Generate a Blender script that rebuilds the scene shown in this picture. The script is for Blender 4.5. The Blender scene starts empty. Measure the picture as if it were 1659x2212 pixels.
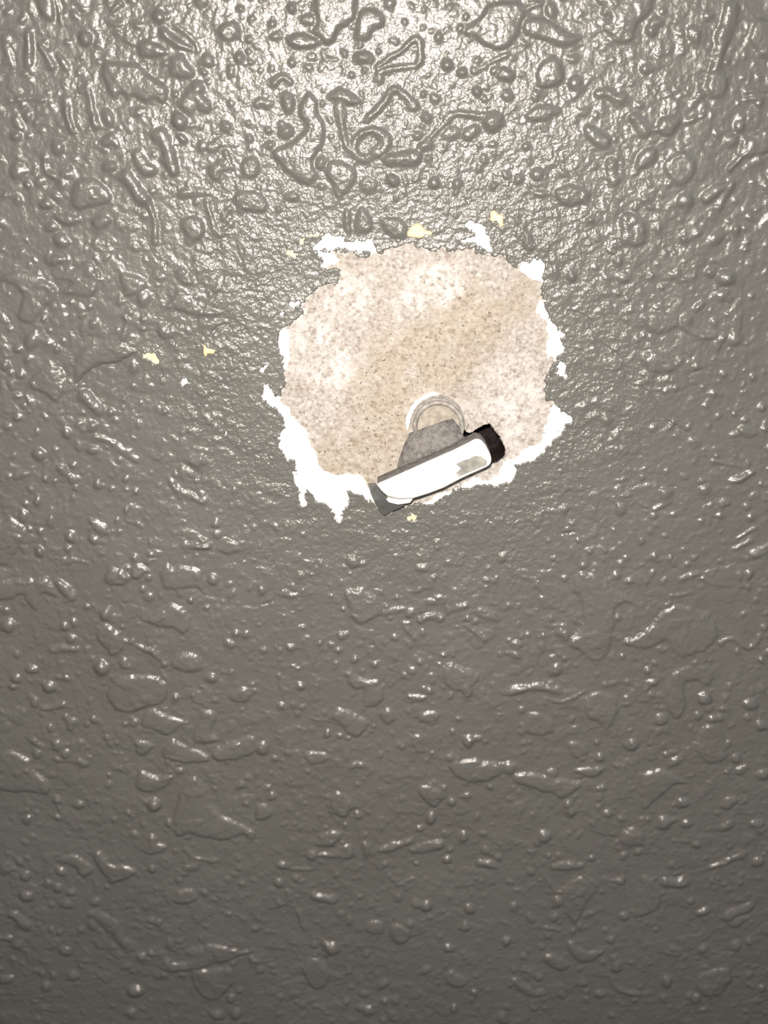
import bpy, bmesh, math, random
import numpy as np
from mathutils import Vector

# ------------------------------------------------------------------ camera, light, exposure
W, H = 1659, 2212
FPX = 2670.0                       # focal length in pixels of the 1659 x 2212 frame
MM = 0.001
D = 155.0                          # mm from lens to wall
PITCH = math.radians(19.7)         # looking down along the wall
scn = bpy.context.scene
col = scn.collection
scn.view_settings.view_transform = 'Standard'
scn.view_settings.look = 'None'
scn.view_settings.gamma = 1.0
scn.view_settings.use_curve_mapping = False
scn.view_settings.exposure = 0.0

cam_d = bpy.data.cameras.new('camera')
cam = bpy.data.objects.new('camera', cam_d)
col.objects.link(cam)
cam_d.sensor_fit = 'VERTICAL'
cam_d.sensor_height = 24.0
cam_d.lens = 24.0 * FPX / H
cam_d.clip_start = 0.005
cam_d.clip_end = 20
cam.location = (0, -D * MM, 0)
cam.rotation_euler = (math.pi / 2 - PITCH, 0, 0)
cam_d.dof.use_dof = True
cam_d.dof.focus_distance = 0.156
cam_d.dof.aperture_fstop = cam_d.lens / 1.5
scn.camera = cam

world = bpy.data.worlds.new('world')
scn.world = world
world.use_nodes = True
world.node_tree.nodes['Background'].inputs[0].default_value = (1.0, 0.90, 0.80, 1)
world.node_tree.nodes['Background'].inputs[1].default_value = 0.10

def area(name, loc, target, size, power, color, shape='DISK'):
    l = bpy.data.lights.new(name, 'AREA')
    l.shape = shape
    l.size = size
    l.energy = power
    l.color = color
    o = bpy.data.objects.new(name, l)
    o.location = loc
    o.rotation_euler = (Vector(target) - Vector(loc)).to_track_quat('-Z', 'Y').to_euler()
    col.objects.link(o)
    return o

# the phone's flash beside its lens, and the dim room: a ceiling lamp and a cool window up to the right
area('phone_flash', (-0.0034, -0.154, 0.009), (0.0, 0, -0.035), 0.005, 0.23, (1.0, 0.89, 0.80)).data.spread = math.radians(125)
area('window_light', (1.2, -0.8, 1.0), (0, 0, -0.05), 0.8, 3.6, (0.72, 0.82, 1.0))
area('ceiling_lamp', (-0.5, -0.9, 1.5), (0, 0, -0.05), 0.35, 1.6, (1.0, 0.80, 0.70))

# ------------------------------------------------------------------ picture point -> wall point (mm)
cp, sp = math.cos(PITCH), math.sin(PITCH)
def P(px, py, h=0.0):
    """wall coordinates (x, z) in mm of the sight line through a picture point at height h mm off the wall"""
    a = (np.asarray(px, float) - W / 2) / FPX
    b = (H / 2 - np.asarray(py, float)) / FPX
    dy = cp + b * sp
    dz = -sp + b * cp
    t = (D - h) / dy
    return a * t, dz * t
def P3(px, py, h):
    x, z = P(px, py, h)
    return Vector((float(x) * MM, -h * MM, float(z) * MM))
def scale_at(px, py):
    """mm per pixel, across and along"""
    x0, z0 = P(px, py); x1, _ = P(px + 1, py); _, z1 = P(px, py + 1)
    return float(x1 - x0), float(z0 - z1)

rng = np.random.default_rng(11)
random.seed(5)

# ------------------------------------------------------------------ numpy helpers
def noise(x, z, s, seed):
    """smooth value noise in [-1,1]; feature size s mm"""
    r = np.random.default_rng(seed)
    T = r.uniform(-1, 1, (256, 256))
    u = x / s + 1000.37; v = z / s + 1000.71
    i = np.floor(u).astype(int); j = np.floor(v).astype(int)
    fu = u - i; fv = v - j
    fu = fu * fu * fu * (fu * (fu * 6 - 15) + 10); fv = fv * fv * fv * (fv * (fv * 6 - 15) + 10)
    i0 = i & 255; i1 = (i + 1) & 255; j0 = j & 255; j1 = (j + 1) & 255
    return (T[i0, j0] * (1 - fu) + T[i1, j0] * fu) * (1 - fv) + (T[i0, j1] * (1 - fu) + T[i1, j1] * fu) * fv
def fbm(x, z, s, seed, n=4, g=0.5):
    a, t = 1.0, 0
    for k in range(n):
        t = t + a * noise(x, z, s / 2 ** k, seed + k)
        a *= g
    return t
def sdf(x, z, poly):
    """signed distance in mm to a closed polygon, negative inside"""
    p = np.asarray(poly); q = np.roll(p, -1, 0)
    d2 = np.full(x.shape, 1e9); ins = np.zeros(x.shape, bool)
    for (ax, az), (bx, bz) in zip(p, q):
        ex, ez = bx - ax, bz - az
        L = ex * ex + ez * ez + 1e-12
        t = np.clip(((x - ax) * ex + (z - az) * ez) / L, 0, 1)
        d2 = np.minimum(d2, (x - ax - t * ex) ** 2 + (z - az - t * ez) ** 2)
        if abs(ez) > 1e-12:
            c = ((az > z) != (bz > z)) & (x < ex * (z - az) / ez + ax)
            ins ^= c
    d = np.sqrt(d2)
    return np.where(ins, -d, d)
def linedist(x, z, pts):
    d2 = np.full(x.shape, 1e9)
    for (ax, az), (bx, bz) in zip(pts[:-1], pts[1:]):
        ex, ez = bx - ax, bz - az
        L = ex * ex + ez * ez + 1e-12
        t = np.clip(((x - ax) * ex + (z - az) * ez) / L, 0, 1)
        d2 = np.minimum(d2, (x - ax - t * ex) ** 2 + (z - az - t * ez) ** 2)
    return np.sqrt(d2)
def catmull(pts, closed, n=4):
    p = [np.array(q, float) for q in pts]
    N = len(p); out = []
    for i in range(N if closed else N - 1):
        p0 = p[(i - 1) % N] if closed or i > 0 else p[0]
        p1 = p[i]; p2 = p[(i + 1) % N]
        p3 = p[(i + 2) % N] if closed or i + 2 < N else p[-1]
        for k in range(n):
            t = k / n
            out.append(0.5 * (2 * p1 + (p2 - p0) * t + (2 * p0 - 5 * p1 + 4 * p2 - p3) * t * t + (3 * p1 - p0 - 3 * p2 + p3) * t ** 3))
    if not closed: out.append(p[-1])
    return np.array(out)
def wallpoly(pts, ox=0, oy=0, s=1.0, smooth=0, closed=True):
    a = np.array(pts, float)
    if smooth: a = catmull(a, closed, smooth)
    x, z = P(ox + a[:, 0] / s, oy + a[:, 1] / s)
    return np.stack([x, z], 1)

# ------------------------------------------------------------------ outlines of the damage (picture points of four enlarged views, scale 4.484)
Q1, Q2, Q3, Q4 = (540, 440), (890, 440), (540, 780), (890, 780)
QS = 4.484
def qp(q, pts): return [(q[0] + x / QS, q[1] + y / QS) for x, y in pts]
EXPOSED = (
 qp(Q1, [(630,480),(720,460),(880,465),(1000,490),(1080,530),(1150,530),(1180,485),(1300,475),(1400,440),(1480,390),(1550,365),(1600,400)]) +
 qp(Q2, [(0,390),(60,420),(140,440),(230,450),(290,400),(330,440),(400,440),(480,460),(530,440),(610,440),(640,470),(700,490),(780,490),(830,485),(890,510),(915,560),(960,600),(1030,630),(1040,580),(1130,570),(1190,530),(1240,520),(1280,580),(1290,630),(1255,730),(1250,850),(1270,930),(1300,1020),(1320,1100),(1360,1160),(1420,1210),(1475,1280),(1450,1310),(1480,1380),(1490,1450),(1420,1470),(1380,1530),(1330,1600)]) +
 qp(Q4, [(1330,130),(1300,200),(1285,290),(1310,370),(1370,370),(1400,430),(1480,500),(1580,560),(1540,600),(1480,590),(1470,690),(1410,740),(1350,800),(1300,880),(1240,930),(1150,960),(1050,1000),(970,1000),(1020,1060),(1010,1110),(950,1180),(880,1170),(830,1230),(760,1180),(620,1190),(500,1240),(400,1270),(250,1330),(200,1380),(100,1370),(0,1390)]) +
 qp(Q3, [(1540,1440),(1500,1440),(1400,1430),(1300,1480),(1250,1430),(1180,1390),(1110,1310),(1010,1290),(960,1230),(930,1260),(955,1350),(900,1450),(880,1540),(830,1560),(780,1440),(740,1400),(660,1370),(600,1290),(550,1240),(530,1310),(550,1370),(510,1400),(490,1290),(450,1200),(410,1080),(450,1050),(430,940),(370,970),(330,890),(290,800),(290,720),(330,660),(360,590),(310,540),(270,470),(190,420),(110,340),(110,220),(150,230),(200,290),(250,340),(310,330),(300,280),(330,200)]) +
 qp(Q1, [(330,1550),(300,1470),(270,1330),(270,1260),(310,1190),(390,1150),(470,1110),(500,1060),(490,990),(530,920),(610,870),(660,800),(730,770),(800,790),(860,790),(885,700),(850,640),(800,640),(750,655),(690,610),(680,580),(740,560),(700,540),(640,490)]))
PLASTER = (
 qp(Q1, [(800,470),(950,440),(1100,420),(1400,330),(1550,280),(1659,350)]) +
 qp(Q2, [(200,350),(600,360),(900,430),(1000,540),(1010,650),(1080,720),(1180,755),(1300,790),(1300,900),(1215,960),(1200,1050),(1235,1110),(1310,1190),(1330,1290),(1280,1390),(1290,1480),(1400,1600)]) +
 qp(Q4, [(1450,200),(1420,360),(1320,430),(1300,560),(1265,690),(1210,770),(1090,840),(990,930),(900,960),(840,990),(830,1100),(700,1130),(500,1170),(380,1230)]) +
 qp(Q3, [(1600,1390),(1400,1400),(1160,1220),(1080,1110),(950,1070),(880,1100),(800,1090),(700,1050),(650,940),(610,820),(560,690),(490,590),(400,470),(340,400),(250,300),(330,100)]) +
 qp(Q1, [(420,1530),(390,1400),(400,1260),(350,1130),(440,1000),(560,800),(660,700),(900,560)]))
STREAK = qp(Q1, [(615,435),(680,390),(690,300),(750,270),(830,310),(905,330),(920,375),(990,380),(1020,330),(1070,355),(1170,350),(1200,455),(1080,465),(960,435),(880,430),(760,440)])
SCRAPE = qp(Q2, [(520,220),(560,150),(640,180),(700,220),(740,310),(750,380),(790,430),(770,465),(710,455),(660,390),(560,380),(490,360),(520,330),(590,310),(580,250)])
FLAKE_R = [(1208,780),(1220,781),(1222,790),(1216,798),(1222,813),(1211,814),(1206,800)]
FLAKE_L = [(560,794),(569,791),(573,780),(582,784),(583,793),(574,798),(570,805),(562,801)]
SPOTS = [qp(Q1, [(350,480),(400,460),(470,480),(460,500),(400,510)]), qp(Q1, [(400,965),(490,950),(480,980),(430,990)]),
         qp(Q1, [(290,1060),(320,1060),(330,1100),(300,1090)]), [(306,763),(320,766),(333,761),(340,773),(340,785),(323,780),(310,773)],
         [(393,823),(400,820),(403,826),(396,830)], [(486,928),(490,934),(494,943),(485,942)],
         [(877,1116),(890,1112),(903,1118),(896,1127),(884,1126)], qp(Q1, [(480,355),(560,300),(690,285),(700,310),(560,335),(490,375)])]
SLOT = [(1000,926),(1008,934),(1018,935),(1033,925),(1054,917),(1063,923),(1080,945),(1092,975),(1088,990),(1064,1003),(1035,1003),(1010,985),(985,960),(985,940)]
HOLES_ALL = [wallpoly(EXPOSED), wallpoly(STREAK), wallpoly(SCRAPE), wallpoly(FLAKE_R), wallpoly(FLAKE_L)] + [wallpoly(s) for s in SPOTS]

# ------------------------------------------------------------------ materials
def mat(name): 
    m = bpy.data.materials.new(name); m.use_nodes = True
    return m, m.node_tree.nodes, m.node_tree.links, m.node_tree.nodes['Principled BSDF']
def nd(n, t, **k):
    o = n.new(t)
    for a, v in k.items(): setattr(o, a, v)
    return o
def math_n(n, l, op, a, b=None):
    o = nd(n, 'ShaderNodeMath', operation=op)
    for i, v in enumerate((a, b)):
        if v is None: continue
        if isinstance(v, (int, float)): o.inputs[i].default_value = v
        else: l.new(v, o.inputs[i])
    return o.outputs[0]
def noise_n(n, l, vec, scale, detail=3, rough=0.55):
    o = nd(n, 'ShaderNodeTexNoise'); o.inputs['Scale'].default_value = scale
    o.inputs['Detail'].default_value = detail; o.inputs['Roughness'].default_value = rough
    l.new(vec, o.inputs['Vector'])
    return o.outputs['Fac']
def ramp_n(n, l, fac, stops):
    o = nd(n, 'ShaderNodeValToRGB')
    while len(o.color_ramp.elements) < len(stops): o.color_ramp.elements.new(0.5)
    for e, (p, c) in zip(o.color_ramp.elements, stops): e.position = p; e.color = (*c, 1)
    l.new(fac, o.inputs[0])
    return o.outputs[0]

def paint_material():
    m, n, l, b = mat('olive_grey_satin_paint')
    tc = nd(n, 'ShaderNodeTexCoord').outputs['Object']
    st = nd(n, 'ShaderNodeAttribute', attribute_name='stipple').outputs['Fac']
    big = noise_n(n, l, tc, 60, 4)
    l.new(ramp_n(n, l, big, [(0.3, (0.130, 0.1345, 0.124)), (0.7, (0.142, 0.148, 0.137))]), b.inputs['Base Color'])
    b.inputs['Roughness'].default_value = 0.33
    b.inputs['Specular IOR Level'].default_value = 0.64
    f1 = noise_n(n, l, tc, 1550, 2, 0.5)
    f2 = noise_n(n, l, tc, 560, 2, 0.5)
    h = math_n(n, l, 'ADD', math_n(n, l, 'MULTIPLY', f1, 0.72), math_n(n, l, 'MULTIPLY', f2, 0.75))
    bp = nd(n, 'ShaderNodeBump'); bp.inputs['Distance'].default_value = 0.0006
    l.new(math_n(n, l, 'MULTIPLY', st, 1.0), bp.inputs['Strength'])
    l.new(h, bp.inputs['Height']); l.new(bp.outputs[0], b.inputs['Normal'])
    return m
def plaster_material():
    m, n, l, b = mat('beige_gypsum_plaster')
    tc = nd(n, 'ShaderNodeTexCoord').outputs['Object']
    at = nd(n, 'ShaderNodeAttribute', attribute_name='stain').outputs['Fac']
    g1 = noise_n(n, l, tc, 2300, 3, 0.55)
    light = ramp_n(n, l, g1, [(0.32, (0.26, 0.235, 0.21)), (0.44, (0.41, 0.385, 0.355)), (0.56, (0.465, 0.445, 0.415)), (0.70, (0.60, 0.595, 0.585))])
    tan = ramp_n(n, l, noise_n(n, l, tc, 1800, 3, 0.55), [(0.30, (0.29, 0.25, 0.20)), (0.48, (0.40, 0.362, 0.302)), (0.60, (0.435, 0.40, 0.342)), (0.74, (0.52, 0.49, 0.43))])
    mx = nd(n, 'ShaderNodeMix', data_type='RGBA'); l.new(at, mx.inputs[0]); l.new(light, mx.inputs[6]); l.new(tan, mx.inputs[7])
    ck = nd(n, 'ShaderNodeAttribute', attribute_name='chalk').outputs['Fac']
    mc = nd(n, 'ShaderNodeMix', data_type='RGBA')
    l.new(math_n(n, l, 'MULTIPLY', ck, ramp_n(n, l, noise_n(n, l, tc, 1300, 3, 0.6), [(0.40, (0, 0, 0)), (0.56, (1, 1, 1))])), mc.inputs[0])
    l.new(mx.outputs[2], mc.inputs[6]); mc.inputs[7].default_value = (0.62, 0.61, 0.60, 1); mx = mc
    sp_ = noise_n(n, l, tc, 2900, 1, 0.5)
    spk = ramp_n(n, l, sp_, [(0.27, (1, 1, 1)), (0.35, (0, 0, 0))])
    dark = nd(n, 'ShaderNodeMix', data_type='RGBA')
    l.new(math_n(n, l, 'MULTIPLY', math_n(n, l, 'MULTIPLY', spk, 0.85), math_n(n, l, 'ADD', math_n(n, l, 'MULTIPLY', at, 0.75), 0.25)), dark.inputs[0])
    l.new(mx.outputs[2], dark.inputs[6]); dark.inputs[7].default_value = (0.10, 0.085, 0.075, 1)
    l.new(dark.outputs[2], b.inputs['Base Color'])
    b.inputs['Roughness'].default_value = 0.9
    b.inputs['Specular IOR Level'].default_value = 0.2
    bp = nd(n, 'ShaderNodeBump'); bp.inputs['Distance'].default_value = 0.00035; bp.inputs['Strength'].default_value = 0.9
    l.new(noise_n(n, l, tc, 1500, 4, 0.65), bp.inputs['Height']); l.new(bp.outputs[0], b.inputs['Normal'])
    return m
def plain(name, c, rough=0.8, spec=0.3, bump=0.0, scale=1200, var=0.08, metal=0.0):
    m, n, l, b = mat(name)
    tc = nd(n, 'ShaderNodeTexCoord').outputs['Object']
    f = noise_n(n, l, tc, scale * 0.6, 3)
    lo = tuple(max(0, v * (1 - var)) for v in c); hi = tuple(min(1, v * (1 + var)) for v in c)
    l.new(ramp_n(n, l, f, [(0.35, lo), (0.65, hi)]), b.inputs['Base Color'])
    b.inputs['Roughness'].default_value = rough; b.inputs['Specular IOR Level'].default_value = spec
    b.inputs['Metallic'].default_value = metal
    if bump:
        bp = nd(n, 'ShaderNodeBump'); bp.inputs['Distance'].default_value = bump; bp.inputs['Strength'].default_value = 0.8
        l.new(noise_n(n, l, tc, scale, 4, 0.6), bp.inputs['Height']); l.new(bp.outputs[0], b.inputs['Normal'])
    return m
M_PAINT = paint_material()
M_PLASTER = plaster_material()
M_PAPER = plain('white_torn_paper', (0.88, 0.86, 0.82), 0.9, 0.2, 0.0001, 1300, 0.04)
M_CRUMB = plain('cream_plaster_crumb', (0.76, 0.66, 0.46), 0.9, 0.2, 0.0001, 1500, 0.12)
M_YELLOW = plain('pale_yellow_chip', (0.80, 0.69, 0.40), 0.85, 0.2, 0.00005, 1500, 0.08)
M_WHITE = plain('white_plastic', (0.88, 0.87, 0.84), 0.55, 0.4, 0.00003, 900, 0.03)
M_GREY = plain('grey_grainy_plastic', (0.205, 0.20, 0.192), 0.9, 0.25, 0.00025, 2600, 0.28)
M_SMEAR = plain('grey_paint_smear', (0.30, 0.31, 0.28), 0.5, 0.5, 0.00006, 900, 0.3)
M_TAB = plain('grey_painted_tab', (0.17, 0.18, 0.175), 0.42, 0.5, 0.00005, 700, 0.2)
M_HOLE_SHADE = plain('painted_hole_shade', (0.022, 0.018, 0.018), 0.95, 0.1, 0.0003, 900, 0.5)  # near-black lining: the shade deep in the hole is put into its colour

# ------------------------------------------------------------------ grids to meshes
def grid_mesh(name, xs, zs, hh, keep, material, parent=None, attrs=None):
    """height field over xs, zs (mm); hh height off the wall (mm); keep: mask of vertices whose faces stay"""
    nx, nz = len(xs), len(zs)
    X, Z = np.meshgrid(xs, zs)
    co = np.stack([X, -hh, Z], -1).reshape(-1, 3) * MM
    idx = np.arange(nx * nz).reshape(nz, nx)
    f = np.stack([idx[:-1, :-1], idx[:-1, 1:], idx[1:, 1:], idx[1:, :-1]], -1).reshape(-1, 4)
    if keep is not None:
        k = keep.reshape(-1)
        f = f[k[f].any(1)]
        used = np.zeros(nx * nz, bool); used[f.reshape(-1)] = True
        remap = np.cumsum(used) - 1
        co = co[used]; f = remap[f]
    else:
        used = None
    me = bpy.data.meshes.new(name)
    me.vertices.add(len(co)); me.vertices.foreach_set('co', co.astype(np.float32).reshape(-1))
    me.loops.add(f.size); me.loops.foreach_set('vertex_index', f.astype(np.int32).reshape(-1))
    me.polygons.add(len(f)); me.polygons.foreach_set('loop_start', np.arange(0, f.size, 4, dtype=np.int32))
    me.polygons.foreach_set('use_smooth', np.ones(len(f), bool))
    me.update(calc_edges=True)
    for an, av in (attrs or {}).items():
        a = me.attributes.new(an, 'FLOAT', 'POINT')
        v = av.reshape(-1)
        if used is not None: v = v[used]
        a.data.foreach_set('value', v.astype(np.float32))
    me.materials.append(material)
    o = bpy.data.objects.new(name, me); col.objects.link(o)
    if parent: o.parent = parent
    return o

# ------------------------------------------------------------------ relief of the painted wall, traced in 3x enlargements
PITCH_MM = 0.125
def axis(a, b, grow=1.13, n=40):
    c = np.arange(a, b, PITCH_MM)
    g = PITCH_MM * np.cumsum(grow ** np.arange(1, n + 1))
    return np.concatenate([(a - g)[::-1], c, c[-1] + g]), n
x0, _ = P(0, H); x1, _ = P(W, H); _, z1 = P(0, 0); _, z0 = P(0, H)
XS, NG = axis(float(x0) - 2, float(x1) + 2)
ZS, _ = axis(float(z0) - 2, float(z1) + 2)
XF0, ZF0 = XS[NG], ZS[NG]
XX, ZZ = np.meshgrid(XS, ZS)
# hand-thrown texture: outlines wander a little
XW = XX + 0.20 * noise(XX, ZZ, 2.3, 201) + 0.08 * noise(XX, ZZ, 0.9, 202)
ZW = ZZ + 0.20 * noise(XX, ZZ, 2.3, 203) + 0.08 * noise(XX, ZZ, 0.9, 204)
R = np.zeros(XX.shape)

def window(xa, xb, za, zb):
    i0 = max(0, np.searchsorted(XS, xa) - 1); i1 = min(len(XS), np.searchsorted(XS, xb) + 1)
    j0 = max(0, np.searchsorted(ZS, za) - 1); j1 = min(len(ZS), np.searchsorted(ZS, zb) + 1)
    return slice(j0, j1), slice(i0, i1)
def put(w, f):
    r = R[w]
    R[w] = np.maximum(r, f) + 0.35 * np.minimum(r, f) * (f > 0)
def mesa(pts, ox, oy, h=0.24, ew=0.62):
    p = wallpoly(pts, ox, oy, 3.0, smooth=4)
    w = window(p[:, 0].min() - .5, p[:, 0].max() + .5, p[:, 1].min() - .5, p[:, 1].max() + .5)
    if R[w].size == 0: return
    x, z = XW[w], ZW[w]
    s = -sdf(x, z, p) + 0.05 * noise(x, z, 0.8, 3)
    t = np.clip(s / ew, 0, 1)
    put(w, h * (1 - (1 - t) ** 2) * (1 + 0.25 * np.clip(s / (3 * ew), 0, 1)) * (s > 0))
def dome(x, y, rx, ry=None, ang=0, hk=0.45, ox=0, oy=0, s=3.0):
    ry = ry or rx
    px, py = ox + x / s, oy + y / s
    kx, kz = scale_at(px, py)
    cx, cz = P(px, py)
    a, b = rx / s * kx, ry / s * kz
    m = max(a, b) + .35
    w = window(cx - m, cx + m, cz - m, cz + m)
    if R[w].size == 0: return
    c, q = math.cos(math.radians(ang)), math.sin(math.radians(ang))
    dx, dz = XW[w] - cx, ZW[w] - cz
    r2 = ((dx * c + dz * q) / a) ** 2 + ((-dx * q + dz * c) / b) ** 2
    put(w, hk * min(a, b) * np.clip(1 - r2, 0, 1))
def ridge(pts, hw, ox, oy, hk=0.42):
    p = wallpoly(pts, ox, oy, 3.0, smooth=4, closed=False)
    kx, kz = scale_at(ox + pts[0][0] / 3, oy + pts[0][1] / 3)
    r = hw / 3 * (kx + kz) / 2
    q = r + .4
    w = window(p[:, 0].min() - q, p[:, 0].max() + q, p[:, 1].min() - q, p[:, 1].max() + q)
    if R[w].size == 0: return
    x, z = XW[w], ZW[w]
    d = linedist(x, z, p) / (r * (1 + 0.35 * noise(x, z, 1.6, 210)))
    put(w, min(hk * r, 0.34) * np.clip(1 - d * d, 0, 1) * (1 + 0.3 * noise(x, z, 1.8, 211)))
GROOVES = []
def tile(ox, oy, M=(), Dm=(), Rg=(), G=(), h=0.24):
    for p in M: mesa(p, ox, oy, h)
    for p, hw in Rg: ridge(p, hw, ox, oy)
    for d in Dm: dome(*d[:2], *(d[2:] if len(d) > 2 else (25,)), ox=ox, oy=oy)
    for p, hw in G: GROOVES.append((p, hw, ox, oy))

tile(0, 0, h=0.28, M=[
 [(240,-40),(245,70),(290,125),(350,130),(360,60),(355,-40)],
 [(690,390),(760,400),(880,410),(980,490),(1050,520),(1090,580),(1080,680),(1000,660),(940,680),(860,620),(830,650),(790,600),(740,640),(700,580),(670,480)],
 [(1110,380),(1180,370),(1250,430),(1270,480),(1180,510),(1110,480)],
 [(900,300),(960,260),(1060,290),(1080,350),(1000,380),(910,380)],
 [(480,1170),(600,1150),(700,1230),(710,1310),(600,1350),(500,1350),(460,1270)],
 [(340,1380),(420,1380),(520,1400),(520,1450),(430,1465),(360,1430)],
 [(600,1440),(680,1400),(720,1440),(650,1500)],
 [(1170,1470),(1190,1410),(1270,1400),(1330,1460),(1310,1540),(1230,1560)],
 [(1500,1290),(1540,1240),(1640,1230),(1730,1290),(1730,1370),(1640,1380),(1540,1340)],
 [(1560,1060),(1600,1010),(1670,1020),(1690,1090),(1640,1150),(1580,1130)]],
 Dm=[(545,245,50,55),(1030,115,45,55),(1160,780,54,60,0,.55),(1225,810,20),(1390,1120,40,60),(330,1470,45,40),(300,1310,45,40),(190,1200,35,30),(370,950,45,60,20),(710,1080,50,40),(430,265,25,20),(300,270,22,25),(535,365,20),(110,880,40),(640,280,35,25),(1560,380,35,45),(1620,260,30,25),(1280,560,50),(1140,610,25)],
 Rg=[([(375,0),(400,150)],18),([(1060,210),(1150,270),(1230,310)],30),([(1150,170),(1230,230),(1280,320)],20),([(720,150),(790,150)],22),([(740,60),(780,20)],30),([(1040,880),(1080,970),(1130,1100)],50),([(900,1010),(930,1080),(980,1110)],40),([(820,1140),(880,1230),(930,1290)],40),([(960,1290),(990,1420),(1000,1560)],24),([(1460,1000),(1500,1080)],25),([(1340,1300),(1380,1450),(1420,1510)],22),([(1180,1260),(1280,1240),(1350,1250)],25),([(290,1020),(300,1100),(380,1160)],28),([(720,880),(770,940)],30),([(180,230),(190,420)],35),([(270,300),(320,430)],35),([(380,360),(430,440)],25),([(40,300),(80,430)],25),([(100,760),(140,830)],25),([(120,650),(280,640)],25),([(420,640),(440,740),(470,850)],30),([(580,560),(600,700),(630,820)],30),([(1440,200),(1500,180),(1530,210)],35),([(1450,230),(1550,230)],25),([(1250,600),(1320,680)],45),([(1160,880),(1200,920)],30)])
tile(553, 0, h=0.30, M=[
 [(385,-60),(390,150),(350,210),(400,250),(460,295),(515,275),(550,190),(620,150),(645,80),(635,-60)],
 [(210,250),(290,210),(400,250),(420,290),(330,320),(230,310)],
 [(660,80),(760,60),(840,100),(830,170),(760,210),(730,260),(640,250),(640,150)],
 [(1340,190),(1440,120),(1520,40),(1700,0),(1750,120),(1680,270),(1590,320),(1500,300),(1430,250),(1350,230)],
 [(1560,480),(1610,430),(1680,470),(1650,530),(1570,520)],
 [(340,590),(410,650),(410,740),(440,830),(435,950),(390,1010),(385,1080),(410,1130),(350,1190),(270,1150),(190,1110),(130,1050),(110,970),(230,910),(310,830),(280,760),(300,660)],
 [(480,1040),(580,1060),(640,1080),(650,1160),(580,1255),(530,1250),(460,1150),(455,1080)],
 [(470,640),(540,560),(640,620),(680,670),(600,690),(550,660)],
 [(560,1400),(600,1350),(620,1450),(600,1560),(570,1520)],
 [(650,1400),(690,1330),(740,1400),(750,1500),(690,1510),(650,1500)],
 [(800,1440),(870,1410),(960,1440),(980,1530),(900,1560),(850,1520)]],
 Dm=[(230,45,30,40),(110,155,28),(120,240,35,25),(890,25,30),(960,140,22),(900,270,22),(690,370,55,50),(790,340,22),(570,350,25),(615,485,22),(570,465,18),(1115,480,20),(1240,420,45,40),(1340,470,35,40),(1085,605,25),(1430,590,35,40),(1355,105,25),(205,670,50,85,8),(430,1050,40,50),(1540,790,65,75),(1270,860,70,50,0,.3),(1080,945,35),(880,1175,45,45,0,.55),(1160,1190,40,40,0,.55),(1305,1195,35,40,0,.5),(1445,1095,28),(1535,1195,30),(900,1280,25),(480,795,18),(190,850,50,45),(100,665,20),(30,650,25),(240,1270,55,40),(730,1200,70,60,0,.25)],
 Rg=[([(370,40),(375,150),(350,200)],15),([(430,340),(440,390),(420,450)],18),([(440,390),(520,400)],15),
  ([(780,440),(900,360),(1050,260),(1060,380),(1000,430),(880,455),(790,470)],26),
  ([(1420,465),(1560,390),(1640,350)],22),([(120,540),(170,495),(220,530)],28),([(550,640),(545,780),(570,900),(640,990),(700,1030)],30),([(720,770),(820,670),(890,590),(960,610),(1020,690)],34),([(650,920),(680,860),(760,840),(840,900),(840,960),(780,990)],35),([(640,940),(680,1030),(760,1010)],30),([(870,1030),(960,1020),(1040,1010)],45),([(1130,890),(1200,810),(1270,750),(1370,740),(1480,750)],24),([(1370,870),(1420,830)],40)])
tile(1106, 0, h=0.28, M=[
 [(90,120),(240,130),(360,210),(450,230),(400,270),(310,310),(180,250),(70,210)],
 [(540,-40),(600,60),(620,110),(580,170),(640,240),(720,290),(790,260),(810,170),(890,100),(910,40),(880,-40)],
 [(150,470),(180,410),(260,370),(320,420),(340,520),(240,560),(160,570)],
 [(80,760),(140,690),(200,680),(320,710),(260,760),(150,800)],
 [(930,830),(960,760),(1040,740),(1100,770),(1060,860),(1000,890),(940,860)],
 [(450,810),(500,800),(570,860),(640,900),(600,980),(530,950),(460,880)],
 [(810,1020),(860,960),(930,960),(940,1030),(880,1080),(800,1110)],
 [(985,1080),(1030,1000),(1120,985),(1185,1050),(1175,1130),(1100,1200),(1030,1190)],
 [(270,1240),(340,1190),(440,1200),(500,1260),(430,1330),(340,1330)],
 [(700,1410),(780,1380),(870,1460),(870,1560),(820,1600),(720,1560)],
 [(1240,550),(1290,440),(1380,450),(1400,540),(1370,620),(1300,640),(1250,600)],
 [(1590,330),(1600,370),(1700,390),(1700,200),(1640,100),(1560,150),(1540,260)],
 [(1540,880),(1660,820),(1700,950),(1560,1020),(1480,1000)]],
 Dm=[(600,75,25,40),(905,200,42,45),(410,540,45,60),(1480,810,42,50),(540,1075,22),(1120,1300,55,60),(160,1130,45,50),(90,950,30),(40,1170,35,40),(180,1255,55,30),(1400,390,25,35),(1175,770,28,25),(1460,1490,30),(900,1340,35,25),(950,1490,25,50)],
 Rg=[([(80,110),(90,60),(200,10)],22),([(400,630),(500,500)],20),([(560,600),(620,600),(690,650)],40),([(790,770),(860,850)],44),([(650,1060),(655,1150)],36),([(1250,1280),(1350,1210)],40),([(1420,60),(1360,250),(1330,440)],50),([(1520,600),(1660,570)],20),([(1520,650),(1660,620)],20),([(1400,1100),(1480,1010),(1500,900)],30),([(1340,1340),(1420,1180)],30),([(20,1420),(60,1470),(110,1540)],20)])
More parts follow.
